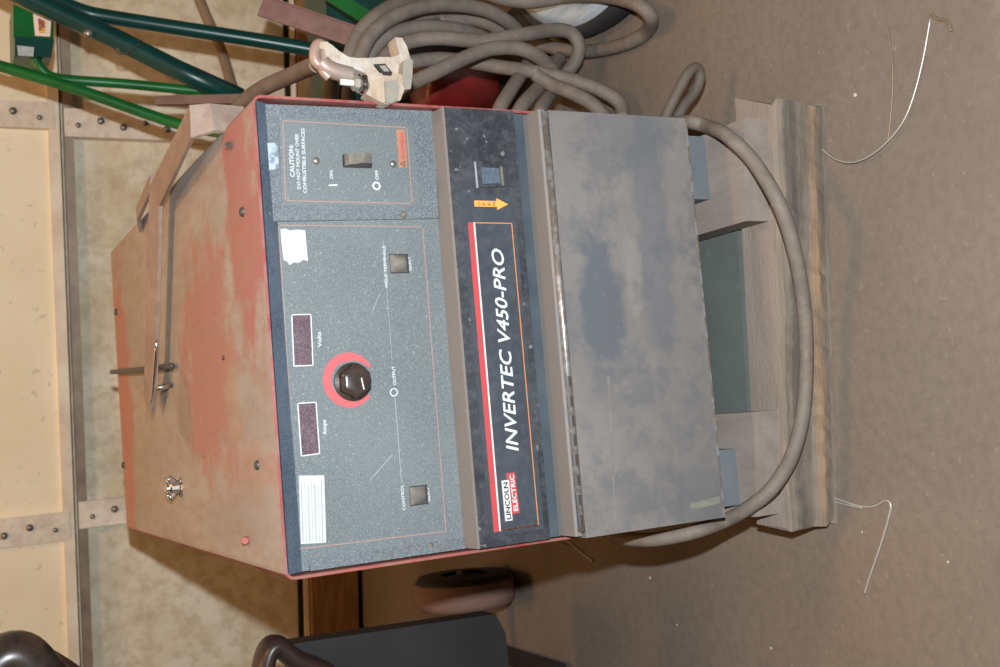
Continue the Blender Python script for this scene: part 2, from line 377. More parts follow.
obj('off_mark', lathe_bm([(.0030,0),(.0030,.0005),(.0047,.0005),(.0047,0)], c, (0,-1,0), 24), M['white'], sp)
wl = front('warning_label', [(396,129.5),(404.5,129.8),(407,167),(398.8,168)], YO, .0005, M['orange_label'], sp)
text('warning_lettering', 'WARNING', (405.2,159.5), (403.4,133), 3.6, YO-.0005, M['red_stripe'], wl, bold=.03)
obj('warning_triangle', line_bm([(404.8,166.2),(400.4,163.9),(404.6,161.4)], YO-.0005, .0003, .0007), M['ink'], wl)
for X, Y in ((316,161),(392.8,164)): screw(at(X,Y,y=YO), (0,-1,0), .0042, M['steel'], sp)
for X, Y in ((403.6,214.6),(267.5,213.8)): screw(at(X,Y,y=YS), (0,-1,0), .0042, M['dust_tan'], sp)
for X, Y in ((430.3,546),(289.8,563),(279,386.5)): screw(at(X,Y,y=YP), (0,-1,0), .0042, M['dust_tan'] if X > 400 else M['dark_steel'], cp)
front('label_remains', [(264.5,143),(277,143),(279,168),(267,171)], YS, .0004, M['smear'], sp)
# rocker / toggle
p0, p1 = at(343,167.5,y=YO), at(370,156,y=YO)
rs = box('power_switch', p0.x, p1.x, YO-.003, YO, p1.z, p0.z, M['ink'], sp, bevel=.001)
a, b = p0.x+.0012, p1.x-.0012
bm = prism_bm([Vector((a,YO-.002,p0.z-.001)), Vector((a,YO-.010,p0.z-.004)), Vector((a,YO-.019,p1.z+.014)), Vector((a,YO-.017,p1.z+.005)), Vector((a,YO-.002,p1.z+.003))], Vector((b-a,0,0)))
obj('toggle', bm, M['dust_tan'], rs, bevel=.0015)
# lower panel
obj('border_line', line_bm([(278.3,225.3),(422.5,226.8),(445.8,531.4),(299.2,549)], YP, .0004, .0010), M['orange_line'], cp)
front('torn_tape', [(280.4,229.5),(285,228.6),(290,230.6),(298,229.6),(305,230.4),(306.4,246),(307.9,261.4),(303,259.8),(299,262.8),(294,262.4),(289.5,265),(286.5,261),(283.6,260.4),(281.6,245)], YP, .0006, M['sticker'], cp)
ds = front('volts_display', [(291.3,315),(310.4,314.5),(312.6,365.4),(293.6,366.2)], YP, .0010, M['display'], cp)
obj('display_frame', line_bm([(291.3,315),(310.4,314.5),(312.6,365.4),(293.6,366.2)], YP, .0016, .0010), M['white'], ds)
ds = front('amps_display', [(297.4,403.4),(315.6,402.4),(319.2,453.6),(301,456)], YP, .0010, M['display'], cp)
obj('display_frame', line_bm([(297.4,403.4),(315.6,402.4),(319.2,453.6),(301,456)], YP, .0016, .0010), M['white'], ds)
text('volts_lettering', 'Volts', (321.4,347), (320.5,332), 3.8, YP, M['print_grey'], cp, bold=.03)
text('amps_lettering', 'Amps', (326.5,434.5), (325.6,420), 3.8, YP, M['print_grey'], cp, bold=.03)
# output knob with its ring
kc = at(352,382,y=YP)
bm = bmesh.new(); A0, A1, NS = math.radians(32), math.radians(322), 48; inner, outer = [], []
for i in range(NS+1):
    q = A0 + (A1-A0)*i/NS; tt = i/NS; wd = .0095*min(1, .35+3*tt, .35+3*(1-tt)); ro_ = .0305
    # photo angle q measured from image right, growing toward image top
    X = 349 + math.cos(q)*27; Y = 380 - math.sin(q)*27; P = at(X, Y, y=YP); cc = at(349,380,y=YP)
    dr = (P-cc).normalized(); outer.append(cc+dr*.0292); inner.append(cc+dr*(.0292-wd))
bm2 = bmesh.new()
for i in range(NS): prism_bm([outer[i], outer[i+1], inner[i+1], inner[i]], Vector((0,-.0005,0)), bm2)
bmesh.ops.remove_doubles(bm2, verts=bm2.verts, dist=1e-6)
kn = obj('output_knob', lathe_bm([(0,.015),(.014,.015),(.0155,.014),(.0165,.006),(.0205,.004),(.0205,0),(0,0)], kc, (0,-1,0), 36), M['black'], cp, smooth=False)
bm = bmesh.new(); cpos = kc + Vector((0,-.004,0)); ring0, ring1, ring2 = [], [], []
for i in range(48):
    q = 2*PI*i/48; rr = .0168 + .0015*math.cos(6*q)
    ring0.append(bm.verts.new(cpos+Vector((rr*math.cos(q),0,rr*math.sin(q))))); ring1.append(bm.verts.new(cpos+Vector((rr*.93*math.cos(q),-.0115,rr*.93*math.sin(q)))))
    ring2.append(bm.verts.new(cpos+Vector((.0125*math.cos(q),-.0135,.0125*math.sin(q)))))
for i in range(48):
    j = (i+1)%48; bm.faces.new((ring0[i],ring0[j],ring1[j],ring1[i])); bm.faces.new((ring1[i],ring1[j],ring2[j],ring2[i]))
bm.faces.new(ring2); bm.faces.new(list(reversed(ring0)))
obj('grip', bm, M['black'], kn, smooth=True)
kc2 = kc+Vector((0,-.0178,0))
prm = prism_bm([kc2+Vector((-.0095,0,-.0055)), kc2+Vector((-.0092,0,-.0067)), kc2+Vector((.003,0,-.0047)), kc2+Vector((.0027,0,-.0035))], Vector((0,-.0004,0)))
obj('pointer', prm, M['white'], kn)
obj('dial_ring', bm2, M['pink_ring'], cp)
text('output_lettering', 'OUTPUT', (396,385), (394.6,366), 3, YP, M['print_grey'], cp, bold=.03)
obj('output_mark', lathe_bm([(.0034,0),(.0034,.0005),(.0047,.0005),(.0047,0)], at(393.8,392.3,y=YP), (0,-1,0), 24), M['print_grey'], cp)
obj('output_line', line_bm([(395,398),(401.5,483)], YP, .0003, .0007, False), M['stick_txt'], cp)
obj('output_line', line_bm([(392,360),(383,240)], YP, .0002, .0004, False), M['stick_txt'], cp)
text('terminals_lettering', 'WELD TERMINALS', (387.8,288), (385,246), 2.8, YP, M['print_grey'], cp, bold=.03)
text('select_lettering', 'SELECT', (411.4,271), (410.4,256.6), 2.8, YP, M['print_grey'], cp, bold=.03)
text('control_lettering', 'CONTROL', (405.4,510), (403,484.6), 2.8, YP, M['print_grey'], cp, bold=.03)
text('select_lettering', 'SELECT', (430,501.5), (428.6,487), 2.8, YP, M['print_grey'], cp, bold=.03)
for (xa, xb, ya, yb) in ((390.5,407.5,254,273.5),(410.5,426.5,484.5,506)):
    q0, q1 = at(xa,yb,y=YP), at(xb,ya,y=YP)
    tb = box('toggle_switch', q0.x, q1.x, YP-.0012, YP, q1.z, q0.z, M['ink'], cp, bevel=.001)
    bm = bmesh.new(); nx, ny = 8, 8; g = []
    for i in range(nx+1):
        g.append([bm.verts.new((q0.x+.001+(q1.x-q0.x-.002)*i/nx, YP-.0015-.008*math.sin(PI*i/nx)**.6*(math.sin(PI*(j/ny)**.7)**.6 if 0<j<ny else 0), q1.z+.002+(q0.z-q1.z-.002)*j/ny)) for j in range(ny+1)])
    for i in range(nx):
        for j in range(ny): bm.faces.new((g[i][j],g[i+1][j],g[i+1][j+1],g[i][j+1]))
    obj('toggle', bm, M['dust_tan'], tb, smooth=True)
st = front('serial_sticker', [(298.7,475.7),(324,475.3),(326,542.5),(300.8,544)], YP, .0006, M['sticker'], cp)
bm = bmesh.new()
for i in range(7):
    f = (i+.7)/7.6
    Xa, Xb = 298.7+25.3*f, 300.8+25.2*f; y1 = 480+random.random()*10; ka = (y1-475)/69
    line_bm([(Xa+(Xb-Xa)*ka, y1), (Xb-.1, 541)], YP-.0006, .0002, .0008 if i%2 else .0014, False, bm)
obj('small_print', bm, M['stick_txt'], st)
# thin diagonal scratches
obj('scratch', line_bm([(370,480),(392,455)], YP, .0002, .0008, False), M['stick_txt'], cp)
obj('scratch', line_bm([(372,312),(380,293)], YP, .0002, .0006, False), M['stick_txt'], cp)

# nameplate section: ledge + black face
bm = prism_bm([Vector((-xi,YP+.004,zl0)), Vector((-xi,YN+.002,zn1+.001)), Vector((-xi,YN,zn1-.001)), Vector((-xi,YN,zn0)), Vector((-xi,YP+.004,zn0))], Vector((2*xi,0,0)))
npl = obj('nameplate', bm, M['plate_black'], mc)
YM = YN-.0012
dc = front('decal', [(460,193.5),(512.8,196),(543.5,529),(489.7,538)], YN, .0012, M['decal'], npl, bevel=.0006)
front('arrow', [(474.2,200.6),(496.4,201.2),(496.4,198.4),(507.9,204.4),(497.2,209.8),(497,206.9),(474.6,206.4)], YM, .0004, M['orange'], dc)
for i, ch in enumerate('OPEN'):
    X = 479.4+i*5.0
    text('open_lettering', ch, (X+.9,205.3+i*.1), (X+.8,202.2+i*.1), 3.0, YM-.0004, M['ink'], dc, bold=.02)
front('red_stripe', [(467.7,222.2),(473.3,222.5),(499.3,531.2),(493.8,532.4)], YM, .0004, M['red_stripe'], dc)
front('white_stripe', [(473.3,222.5),(474.8,222.5),(500.8,531),(499.3,531.2)], YM, .0004, M['white'], dc)
obj('frame_line', line_bm([(474.8,222.8),(511.6,223.4),(538.4,525),(500.8,530.6)], YM, .0003, .0010, False), M['orange_frame'], dc)
obj('frame_line', line_bm([(538.4,525),(500.8,530.6)], YM, .0003, .0012, False), M['orange_frame'], dc)
text('nameplate_lettering', 'INVERTEC V450-PRO', (518.2,450.5), (502.6,249), 12.2, YM, M['white'], dc, bold=.016, shear=.25)
lg = front('logo_plate', [(505.8,473.2),(514.5,472.3),(519.6,512.8),(512.2,514.3)], YM, .0004, M['red_stripe'], dc)
text('logo_lettering', 'ELECTRIC', (517.9,510.5), (513.6,474.5), 4.4, YM-.0004, M['white'], lg, bold=.025)
lg = front('logo_plate', [(501.3,480.7),(508.4,479.8),(512.2,520.3),(505.2,521.2)], YM, .0010, M['white'], dc)
text('logo_lettering', 'LINCOLN', (511,518.8), (507.4,482.3), 4.6, YM-.0010, M['ink'], lg, bold=.035)
# latch
lt = front('latch', [(474,162),(511,163),(513,187),(476,188)], YN, .003, M['plate_black'], npl, bevel=.0014)
front('latch_slot', [(481,167.5),(498.6,168.3),(500,183),(482.5,184)], YN-.003, .0006, M['bezel'], lt)
obj('latch_lip', line_bm([(500.6,168),(502.2,184.5)], YN-.003, .002, .003, False), M['dust_tan'], lt)
obj('latch_lip', line_bm([(474.6,163),(477,187.5)], YN-.003, .0015, .0016, False), M['stick_txt'], lt)
# recess strip, hood ledge
box('recess_strip', -xi, xi, -.002, YP+.004, zh1-.02, zn0, M['blue_strip'], mc)
bm = prism_bm([Vector((-.243,.0,zh1)), Vector((-.243,YD+.002,zh0+.001)), Vector((-.243,YD,zh0-.001)), Vector((-.243,YD,zh0-.006)), Vector((-.243,.0,zh0-.006))], Vector((.484,0,0)))
hd = obj('hood', bm, M['door'], mc)
bm = tube_bm([Vector((-.238,YD-.0005,zh0-.006)), Vector((.238,YD-.0005,zh0-.006))], .0042, 10, smooth_n=0)
obj('hinge', bm, M['hinge'], mc, smooth=True)
bm = bmesh.new()
for i in range(8):
    xx = -.225+i*.022; lathe_bm([(0,-.006),(.0046,-.006),(.0046,.006),(0,.006)], (xx,YD-.0007,zh0-.006), (1,0,0), 10, bm)
obj('hinge_knuckles', bm, M['chrome'], mc)
# door: a shallow tray with a lip and a crease
dl, dr_ = -.246, .2405
bm = box_bm(dl, dr_, YD, .004, zd0, zh0-.0115)
do = obj('front_door', bm, M['door'], mc, bevel=.0018)
front('crease', [(607,376),(609.5,376),(617,530),(615,530)], YD, .0002, M['crease'], do)
front('yellow_smear', [(690,503),(697,502),(719,496),(720,503),(700,508),(691,509)], YD, .0003, mat('yellow_smear', (120,118,98), (106,104,100), scale=80, rough=.7), do)
box('door_edge', dl, dr_, YD-.0012, YD+.003, zd0-.0005, zd0+.0015, M['hinge'], do)
# feet
ZR = -.036
fr0, fr1 = at(710,135,y=0).x, at(710,198,y=0).x
gl0, gl1 = at(743,448,y=0).x, at(743,505,y=0).x
for (xa, xb) in ((fr1, fr0), (gl1, gl0)):
    box('foot', xa, xb, 0.008, .9, ZR, .0, M['foot'], mc, bevel=.002)
# lifting strap over the top
ZS = H+.022
pts = [at(149,405,z=ZS-.004), at(151,380,z=ZS), at(153,300,z=ZS), at(156,196,z=ZS), at(192,122,z=ZS+.01), at(212,118,z=ZS-.01), at(246,120,z=ZS-.05)]
ups = [Vector((0,-.3,1))]*4 + [Vector((.2,-.9,.8)), Vector((.3,-.9,.5)), Vector((.3,-.9,.5))]
hs = obj('lifting_strap', strap_bm(pts, .034, .005, ups), M['handle'], mc, bevel=.001)
obj('strap_post', tube_bm([at(172,385,z=H), at(158,388,z=ZS)], .004, 8, smooth_n=0), M['chrome'], hs, smooth=True)
obj('polished_edge', tube_bm([p+Vector((0,-.0165,.001)) for p in (at(150,403,z=ZS-.004), at(153,375,z=ZS), at(155,342,z=ZS))], .0022, 8, smooth_n=3), M['chrome'], hs, smooth=True)
obj('steel_pin', tube_bm([at(112,372,z=H+.008), at(140,370,z=H+.012), at(172,366,z=H+.008)], .0042, 10, smooth_n=4), M['dark_steel'], hs, smooth=True)
obj('strap_bracket', strap_bm([at(152,182,z=H+.02), at(138,214,z=H+.012), at(140,226,z=H+.003)], .020, .005, Vector((0,0,1))), M['handle'], hs)
# screws and fittings on the top
def pin(X, Y, m, r, h, ax=(0,-.25,1)):
    c = at(X,Y,z=H); obj('top_pin', lathe_bm([(0,h),(r*.8,h),(r,h*.85),(r,0),(0,0)], c, ax, 14), m, mc, smooth=False)
pin(231,147,M['chrome'],.0042,.012,(0,-.9,.5)); pin(247,540,M['red_pin'],.0045,.010,(0,-.9,.5))
for X, Y in ((243,212),(258,465),(224,358)): screw(at(X,Y,z=H), (0,0,1), .0055 if X != 224 else .003, M['dark_steel'], mc)
for Y in (312,465):
    X = 112+ (Y-252)*13/276; screw(at(X+2,Y,z=H), (0,0,1), .006, M['dark_steel'], mc)
c = at(181,487,z=H)
wn = obj('wing_nut', lathe_bm([(0,.022),(.005,.022),(.006,.018),(.0085,.016),(.010,.006),(.014,.004),(.014,0),(0,0)], c, (0,-.2,1), 12), M['chrome'], mc)
for s in (-1,1):
    obj('wing', tube_bm([c+Vector((s*.006,-.002,.010)), c+Vector((s*.010,-.003,.014)), c+Vector((s*.013,-.004,.018))], .0062, 10, rb=.0045, smooth_n=4), M['chrome'], wn, smooth=True)

# ---------------------------------------------------------------- wooden skid
ZB = -.074
bfr, bfl = at(773,100,z=ZB), at(787,530,z=ZB)
bbr, bbl = at(735,97,z=ZB), at(757,526,z=ZB)
ctr = (bfr+bfl)/2
sk = empty('wooden_skid', (0,.4,FLOOR), 'rough timber skid with a weathered cross beam in front, carrying the welding machine', 'pallet')
# beam: irregular weathered timber
bm = bmesh.new(); NB = 46; rings = []
for i in range(NB+1):
    t = i/NB; a = bfr.lerp(bfl, t); b = bbr.lerp(bbl, t)
    e = lambda s: (random.random()-.5)*s
    wav = .0012*math.sin(t*23)+.0012*math.sin(t*9+1)
    out = -.001 + e(.003)
    prof = [Vector((b.x,b.y,ZB)), Vector((a.x,a.y+.002+wav,ZB)), Vector((a.x,a.y-.003+wav+e(.002),ZB-.004)),
            Vector((a.x,a.y-.004+wav+e(.003),ZB-.022)), Vector((a.x,a.y-.002+e(.005),ZB-.045)), Vector((a.x,a.y-.004+e(.005),ZB-.062)),
            Vector((a.x,a.y+out*.7,ZB-.078)), Vector((a.x,a.y+out,FLOOR)), Vector((b.x,b.y,FLOOR))]
    if i in (0, NB):
        for p in prof: p.x += (random.random()-.3)*.010*(-1 if i == 0 else 1)
    rings.append([bm.verts.new(p) for p in prof])
m_ = len(rings[0])
for i in range(NB):
    for k_ in range(m_):
        f = bm.faces.new((rings[i][k_], rings[i][(k_+1)%m_], rings[i+1][(k_+1)%m_], rings[i+1][k_])); f.material_index = 1 if 1 <= k_ <= 6 else 0
f = bm.faces.new(rings[0]); f = bm.faces.new(list(reversed(rings[-1])))
obj('cross_beam', bm, [M['beam'], M['beam_front']], sk)
# runners lying on the beam
def runner(xyA, xyB, xyC):
    a, b = at(*xyA, z=ZR), at(*xyB, z=ZR)
    P = [Vector((a.x,a.y,ZR)), Vector((b.x,b.y,ZR)), Vector((b.x+.0,.93,ZR)), Vector((a.x,.93,ZR))]
    return obj('runner', prism_bm(P, Vector((0,0,-(ZR-ZB)))), M['runner'], sk, bevel=.003)
runner((744,118),(746,221),None)
runner((754,412),(756,517),None)
g0, g1, g2 = at(738,226,z=-.080), at(748,416,z=-.080), 0
P = [Vector((g0.x+.02,g0.y+.001,-.080)), Vector((g1.x-.02,g1.y+.001,-.080)), Vector((g1.x-.02,.9,-.080)), Vector((g0.x+.02,.9,-.080))]
obj('deck_sheet', prism_bm(P, Vector((0,0,-.012))), M['sheet'], sk)
rb = at(730,300,z=-.08)
box('cross_beam', -.27, .26, .82, .90, FLOOR, ZB, M['beam'], sk, bevel=.004)
for x_ in (-.2, .2): box('runner_block', x_-.04, x_+.04, .30, .38, FLOOR, ZB-.0005, M['beam'], sk, bevel=.004)
box('runner_block', -.05, .05, .25, .33, FLOOR, -.0925, M['beam'], sk, bevel=.004)
# nail heads
# ---------------------------------------------------------------- cables
P = [at(655,126,y=.22),at(674,123,y=.07),at(690,122,y=.01),at(706,126,y=-.01),at(726,135,z=-.012),at(752,160,z=-.024),at(776,198,z=-.030),at(791,238,z=-.052),at(801,285,z=-.078),at(806,340,z=-.09),at(804,405,z=-.088),at(793,453,z=-.070),at(773,487,z=-.040),at(748,508,z=-.022),at(724,521,z=-.012),at(700,530,y=.01),at(672,537,y=.035),at(645,540,y=.07),at(618,537,y=.13),at(600,525,y=.22)]
#print('cable', [tuple(round(c,3) for c in p) for p in P])
o = obj('power_cable', tube_bm(P, .0090, 14), M['cable'], smooth=True)
tag(o, 'thick grey rubber cable bowing out over the front beam of the skid', 'cable')
P = [(655,140,.10),(668,112,.09),(680,88,.08),(689,72,.075),(697,68,.075),(700,78,.08),(695,92,.085),(684,106,.09),(672,128,.10)]
o = obj('cable_loop', tube_bm([at(X,Y,y=y_) for X,Y,y_ in P], .0075, 12), M['cable_dk'], smooth=True)
tag(o, 'tight upright bend of dark cable on the floor right of the grey door', 'cable')
coil = [
 [(345,75,.42),(350,55,.42),(358,35,.42),(375,17,.42),(400,2,.43),(430,-8,.45),(470,-12,.47),(500,-2,.44),(530,2,.42),(565,-3,.40),(600,-4,'f',.06),(632,2,'f',.06),(650,15,'f',.045),(648,30,'f',.012),(630,42,'f',.012),(600,50,'f',.012),(575,51,'f',.02),(550,47,.5),(525,40,.54)],
 [(355,70,.40),(362,52,.40),(372,34,.40),(392,18,.40),(422,7,.41),(455,5,.42),(485,10,.43),(505,20,.44),(518,32,.46),(524,45,.5)],
 [(366,68,.44),(374,50,.43),(387,37,.42),(407,29,.42),(432,27,.42),(460,30,.43),(482,37,.45),(500,45,.48)],
 [(378,66,.40),(392,50,.40),(412,41,.40),(440,38,.39),(480,41,.38),(510,37,.37),(533,33,.37),(556,30,.38),(571,33,.38),(579,45,.38),(576,60,.39),(566,74,.41),(560,88,.43)],
 [(440,22,.48),(470,19,.48),(490,24,.48),(508,35,.49)],
 [(380,70,.46),(412,62,.45),(440,59,.45),(470,62,.44),(500,67,.42),(530,71,.38),(560,77,.36),(585,84,.34),(606,93,.32),(620,104,.31),(622,118,.30)],
 [(400,92,.35),(415,82,.36),(440,70,.36),(465,58,.36),(490,49,.36),(515,48,.36),(532,53,.36),(546,63,.37),(556,76,.38),(566,90,.38)],
 [(535,74,.37),(550,84,.36),(572,93,.33),(592,104,.31),(605,118,.30)],
 [(534,54,.44),(524,70,.41),(512,88,.38),(500,108,.36),(495,125,.36)],
 [(560,58,.46),(550,72,.42),(540,86,.38),(522,106,.34),(515,122,.34)],
 [(574,68,.46),(562,80,.42),(553,91,.39),(541,108,.34),(536,122,.34)],
 [(362,48,.48),(390,26,.48),(440,12,.48),(480,16,.48)],
 [(330,70,.45),(330,84,.45),(329,104,.45)], [(347,78,.45),(346,90,.45),(345,108,.45)],
]
bm = bmesh.new()
for P in coil: tube_bm([at(q[0],q[1],z=FLOOR+q[3]) if q[2] == 'f' else at(q[0],q[1],y=q[2]) for q in P], .0112, 14, bm)
o = obj('welding_cable_coil', bm, M['cable'], smooth=True); tag(o, 'heap of looped thick grey welding cable on the floor beside the machine', 'cable coil')

# ---------------------------------------------------------------- ground clamp on the flange
def cpx(u, v): return (300+u/7.69, 30+v/7.69)
YC = .015
cl = empty('ground_clamp', at(375,100,y=YC), 'worn cast metal ground clamp resting over the red edge of the machine', 'clamp')
def cpart(name, pts, y, t, m, bev, parent=None): 
    P = [at(*cpx(u,v), y=y-t) for u,v in pts]; return obj(name, prism_bm(P, Vector((0,t,0))), m, parent or cl, bevel=bev)
cpart('upper_jaw', [(150,92),(205,88),(250,118),(300,160),(375,206),(440,216),(560,214),(600,208),(700,208),(755,196),(768,180),(745,120),(732,55),(785,60),(822,125),(848,215),(862,300),(800,330),(760,380),(640,400),(560,360),(470,320),(390,285),(300,262),(225,240),(195,190),(190,150),(150,140)], YC+.01, .022, M['clamp'], .005)
cpart('jaw_block', [(800,235),(845,215),(868,235),(866,340),(852,452),(812,458),(795,420),(790,300)], YC-.002, .024, M['clamp_grey'], .003)
cpart('lower_jaw', [(500,320),(600,330),(700,330),(780,340),(812,400),(800,470),(772,540),(735,550),(715,560),(680,572),(640,562),(590,538),(510,492),(540,430)], YC-.006, .018, M['clamp'], .005)
cpart('contact_pad', [(655,395),(745,380),(765,440),(755,540),(722,548),(708,566),(660,555)], YC-.021, .006, M['clamp_grey'], .001)
cpart('socket', [(572,262),(655,258),(712,330),(700,352),(640,345)], YC-.0225, .0025, M['ink'], 0)
cpart('socket_block', [(610,275),(655,272),(690,318),(648,318)], YC-.0245, .0012, M['clamp_grey'], .0003)
obj('eye', tube_bm([at(*cpx(u,v), y=YC-.004) for u,v in ((150,110),(185,140),(192,190),(185,240),(150,265),(118,235),(112,180),(125,130))], .0062, 12, closed=True), M['clamp_pink'], cl, smooth=True)
obj('lever', tube_bm([at(*cpx(u,v), y=YC-.008) for u,v in ((165,250),(200,285),(260,315),(330,335),(392,350))], .0095, 12), M['clamp_pink'], cl, smooth=True)
obj('lever_collar', tube_bm([at(*cpx(u,v), y=YC-.008) for u,v in ((170,300),(195,335),(225,365))], .0055, 12), M['clamp_pink'], cl, smooth=True)
b0, b1 = at(*cpx(310,398), y=YC-.016), at(*cpx(500,418), y=YC-.016)
bt = obj('bolt', tube_bm([b0,b1], .0034, 12, smooth_n=0), M['white'], cl, smooth=True)
ax = (b1-b0).normalized()
for k_, (s_, r_, h_) in enumerate(((.62,.0085,.006),(.80,.0105,.003),(.92,.0115,.003))):
    obj('nut' if k_ == 0 else 'washer', lathe_bm([(0,-h_/2),(r_,-h_/2),(r_,h_/2),(0,h_/2)], b0.lerp(b1,s_), ax, 6 if k_ == 0 else 20), M['chrome'] if k_ else M['clamp_grey'], bt)
obj('cable', tube_bm([at(X,Y,y=y_) for X,Y,y_ in ((233,122,.5),(240,106,.42),(262,89,.32),(290,76,.2),(308,68,.1),(318,64,.03))], lambda t: .0118-.002*t, 14), M['cable'], cl, smooth=True)

# ---------------------------------------------------------------- green tube frames
gf = empty('green_tube_frame', at(120,45,y=.95), 'thick dark green tube frame with a stickered green bracket box', 'frame')
def T(px, r, m, parent, name='tube', sn=6): return obj(name, tube_bm([at(X,Y,y=y_) for X,Y,y_ in px], r, 16, smooth_n=sn), m, parent, smooth=True)
T([(-60,-45,.98),(30,-1,.96),(120,41,.93),(178,70,.9),(240,98,.86)], .0185, M['green_dk'], gf, sn=0)
T([(40,-6,.97),(62,3,.96),(85,12,.95),(115,18,.94),(250,39,.88),(315,50,.85),(345,56,.83)], .0135, M['green_dk'], gf)
obj('bracket_box', prism_bm([at(13,4,y=1.0),at(54,22,y=1.0),at(53,44,y=1.0),at(50,61,y=1.0),at(14,58,y=1.0)], Vector((0,.09,0))), M['green'], gf, bevel=.003)
obj('bracket_lip', prism_bm([at(14,40,y=.998),at(53,43,y=.998),at(50,61,y=.998),at(14,58,y=.998)], Vector((0,-.02,0))), M['green_dk'], gf, bevel=.003)
lb = obj('warning_sticker', prism_bm([at(33,14,y=.998),at(51,22,y=.998),at(50,37,y=.998),at(35,36,y=.998)], Vector((0,-.002,0))), M['label_cream'], gf)
obj('sticker_mark', prism_bm([at(38,18,y=.995),at(45,21,y=.995),at(45,33,y=.995),at(39,33,y=.995)], Vector((0,-.001,0))), M['label_yel'], lb)
obj('plate', prism_bm([at(17,46,y=.977),at(34,48,y=.977),at(33,57,y=.977),at(18,56,y=.977)], Vector((0,-.004,0))), M['grey_tag'], gf, bevel=.001)
screw(at(88,33,y=.925), (0,-1,0), .009, M['steel'], gf, 'bolt')
obj('wire_hook', tube_bm([at(X,Y,y=.9) for X,Y in ((140,44),(132,50),(124,54),(116,52),(115,48),(120,50))], .0016, 8), M['dark_steel'], gf, smooth=True)
gg = empty('green_tube_frame', at(76,89,y=.95), 'thinner bright green tube frame just below the dark green frame', 'frame')
T([(-60,48,1.05),(0,66,1.02),(76,89,.98),(178,124,.93),(235,134,.86)], .0105, M['green'], gg)
T([(30,50,1.0),(38,65,1.0),(50,76,1.0),(72,80,.99),(127,84,.97),(210,92,.93),(240,95,.9)], .0092, M['green'], gg)
gb = obj('green_bar', strap_bm([at(325,-9,y=.75), at(395,36,y=.70)], .026, .008, Vector((0,-1,.4))), M['green'], bevel=.001)
tag(gb, 'bright green flat bar behind the top of the cable heap', 'bar')
# angle iron
a0, a1 = at(261,6,y=.62), at(372,43,y=.55)
d = (a1-a0).normalized(); u = Vector((0,-1,.35)); u = (u-d*u.dot(d)).normalized(); s = d.cross(u)
bm = strap_bm([a0,a1], .034, .004, Vector((0,-1,.35)))
s = s if s.dot(RR) > 0 else -s
strap_bm([a0+s*.017+u*-.014, a1+s*.017+u*-.014], .004, .032, Vector((0,-1,.35)), bm)
o = obj('angle_iron', bm, M['iron']); tag(o, 'reddish brown angle iron slanting toward the cable heap above the clamp', 'bar')
o = obj('steel_bar', strap_bm([at(157,101,y=.84), at(262,99,y=.74)], .016, .012, Vector((0,-1,.3))), M['brown_bar'], bevel=.001)
tag(o, 'short dark brown square bar above the lifting strap of the machine', 'bar')
o = obj('leaning_stick', tube_bm([at(190,-25,wall=.16), at(205,12,wall=.17), at(222,52,wall=.20), at(236,95,wall=.25), at(262,150,wall=.34)], .012, 10, rb=.009), M['stick']); tag(o, 'slim tan stick leaning on the cream wall behind the green tubes', 'stick')
# red tank; black plate, tray and green box added to darken the background
tk = empty('red_tank', at(450,95,y=.7), 'dusty red steel tank with added dark backing, half hidden behind the cable heap', 'tank')
bm = bmesh.new(); ca, cb = at(430,86,y=.62), at(478,88,y=.62)
tube_bm([at(415,88,y=.66), at(430,88,y=.66), at(455,90,y=.66), at(480,91,y=.66), at(492,92,y=.66)], lambda t: .050*math.sqrt(max(.02, 1-(2*t-1)**6)), 24, bm)
obj('tank_body', bm, M['red_tank'], tk, smooth=True)
p0, p1 = at(385,100,y=.78), at(525,50,y=.78)
box('dark_fill_plate', p0.x-.02, p1.x+.02, .76, .80, FLOOR, at(392,60,y=.76).z, M['black_steel'], tk, bevel=.004)  # black plate added so the gaps between the cables read dark
box('dark_fill_tray', p0.x-.02, p1.x+.02, .56, .80, FLOOR, FLOOR+.03, M['black_steel'], tk, bevel=.004)  # black tray added as dark fill below the tank
p2 = at(300,90,y=.84)
gc = box('dark_fill_box', p2.x-.14, p2.x+.24, .86, .98, FLOOR, at(330,60,y=.86).z, M['green_dk'], bevel=.006)  # box added to make the area behind the clamp dark
tag(gc, 'low dark green box added as dark fill behind the ground clamp and its cable', 'box')
# chrome wheel lying on the floor
wc = at(583,-160,z=FLOOR+.03)
R_ = (at(583,37,z=FLOOR+.03)-wc).length
wh = empty('chrome_wheel', (wc.x,wc.y,FLOOR), 'chrome rimmed wheel with narrow black tyre lying under the top loop of cable', 'wheel')
obj('tyre', lathe_bm([(R_-.020,.012),(R_-.016,-.008),(R_-.006,-.012),(R_,.005),(R_-.002,.022),(R_-.009,.028),(R_-.016,.026),(R_-.020,.020),(R_-.020,.012)], (wc.x,wc.y,FLOOR+.016), (0,0,1), 80), M['tyre'], wh, smooth=True)
obj('rim', lathe_bm([(R_-.016,.018),(R_-.024,.030),(R_-.034,.033),(R_-.050,.026),(R_-.075,.012),(R_-.085,.020),(R_-.105,.022),(R_-.125,.006),(R_-.16,-.004),(.05,.0),(.045,.03),(0,.03)], (wc.x,wc.y,FLOOR+.018), (0,0,1), 80), M['rim'], wh, smooth=True)
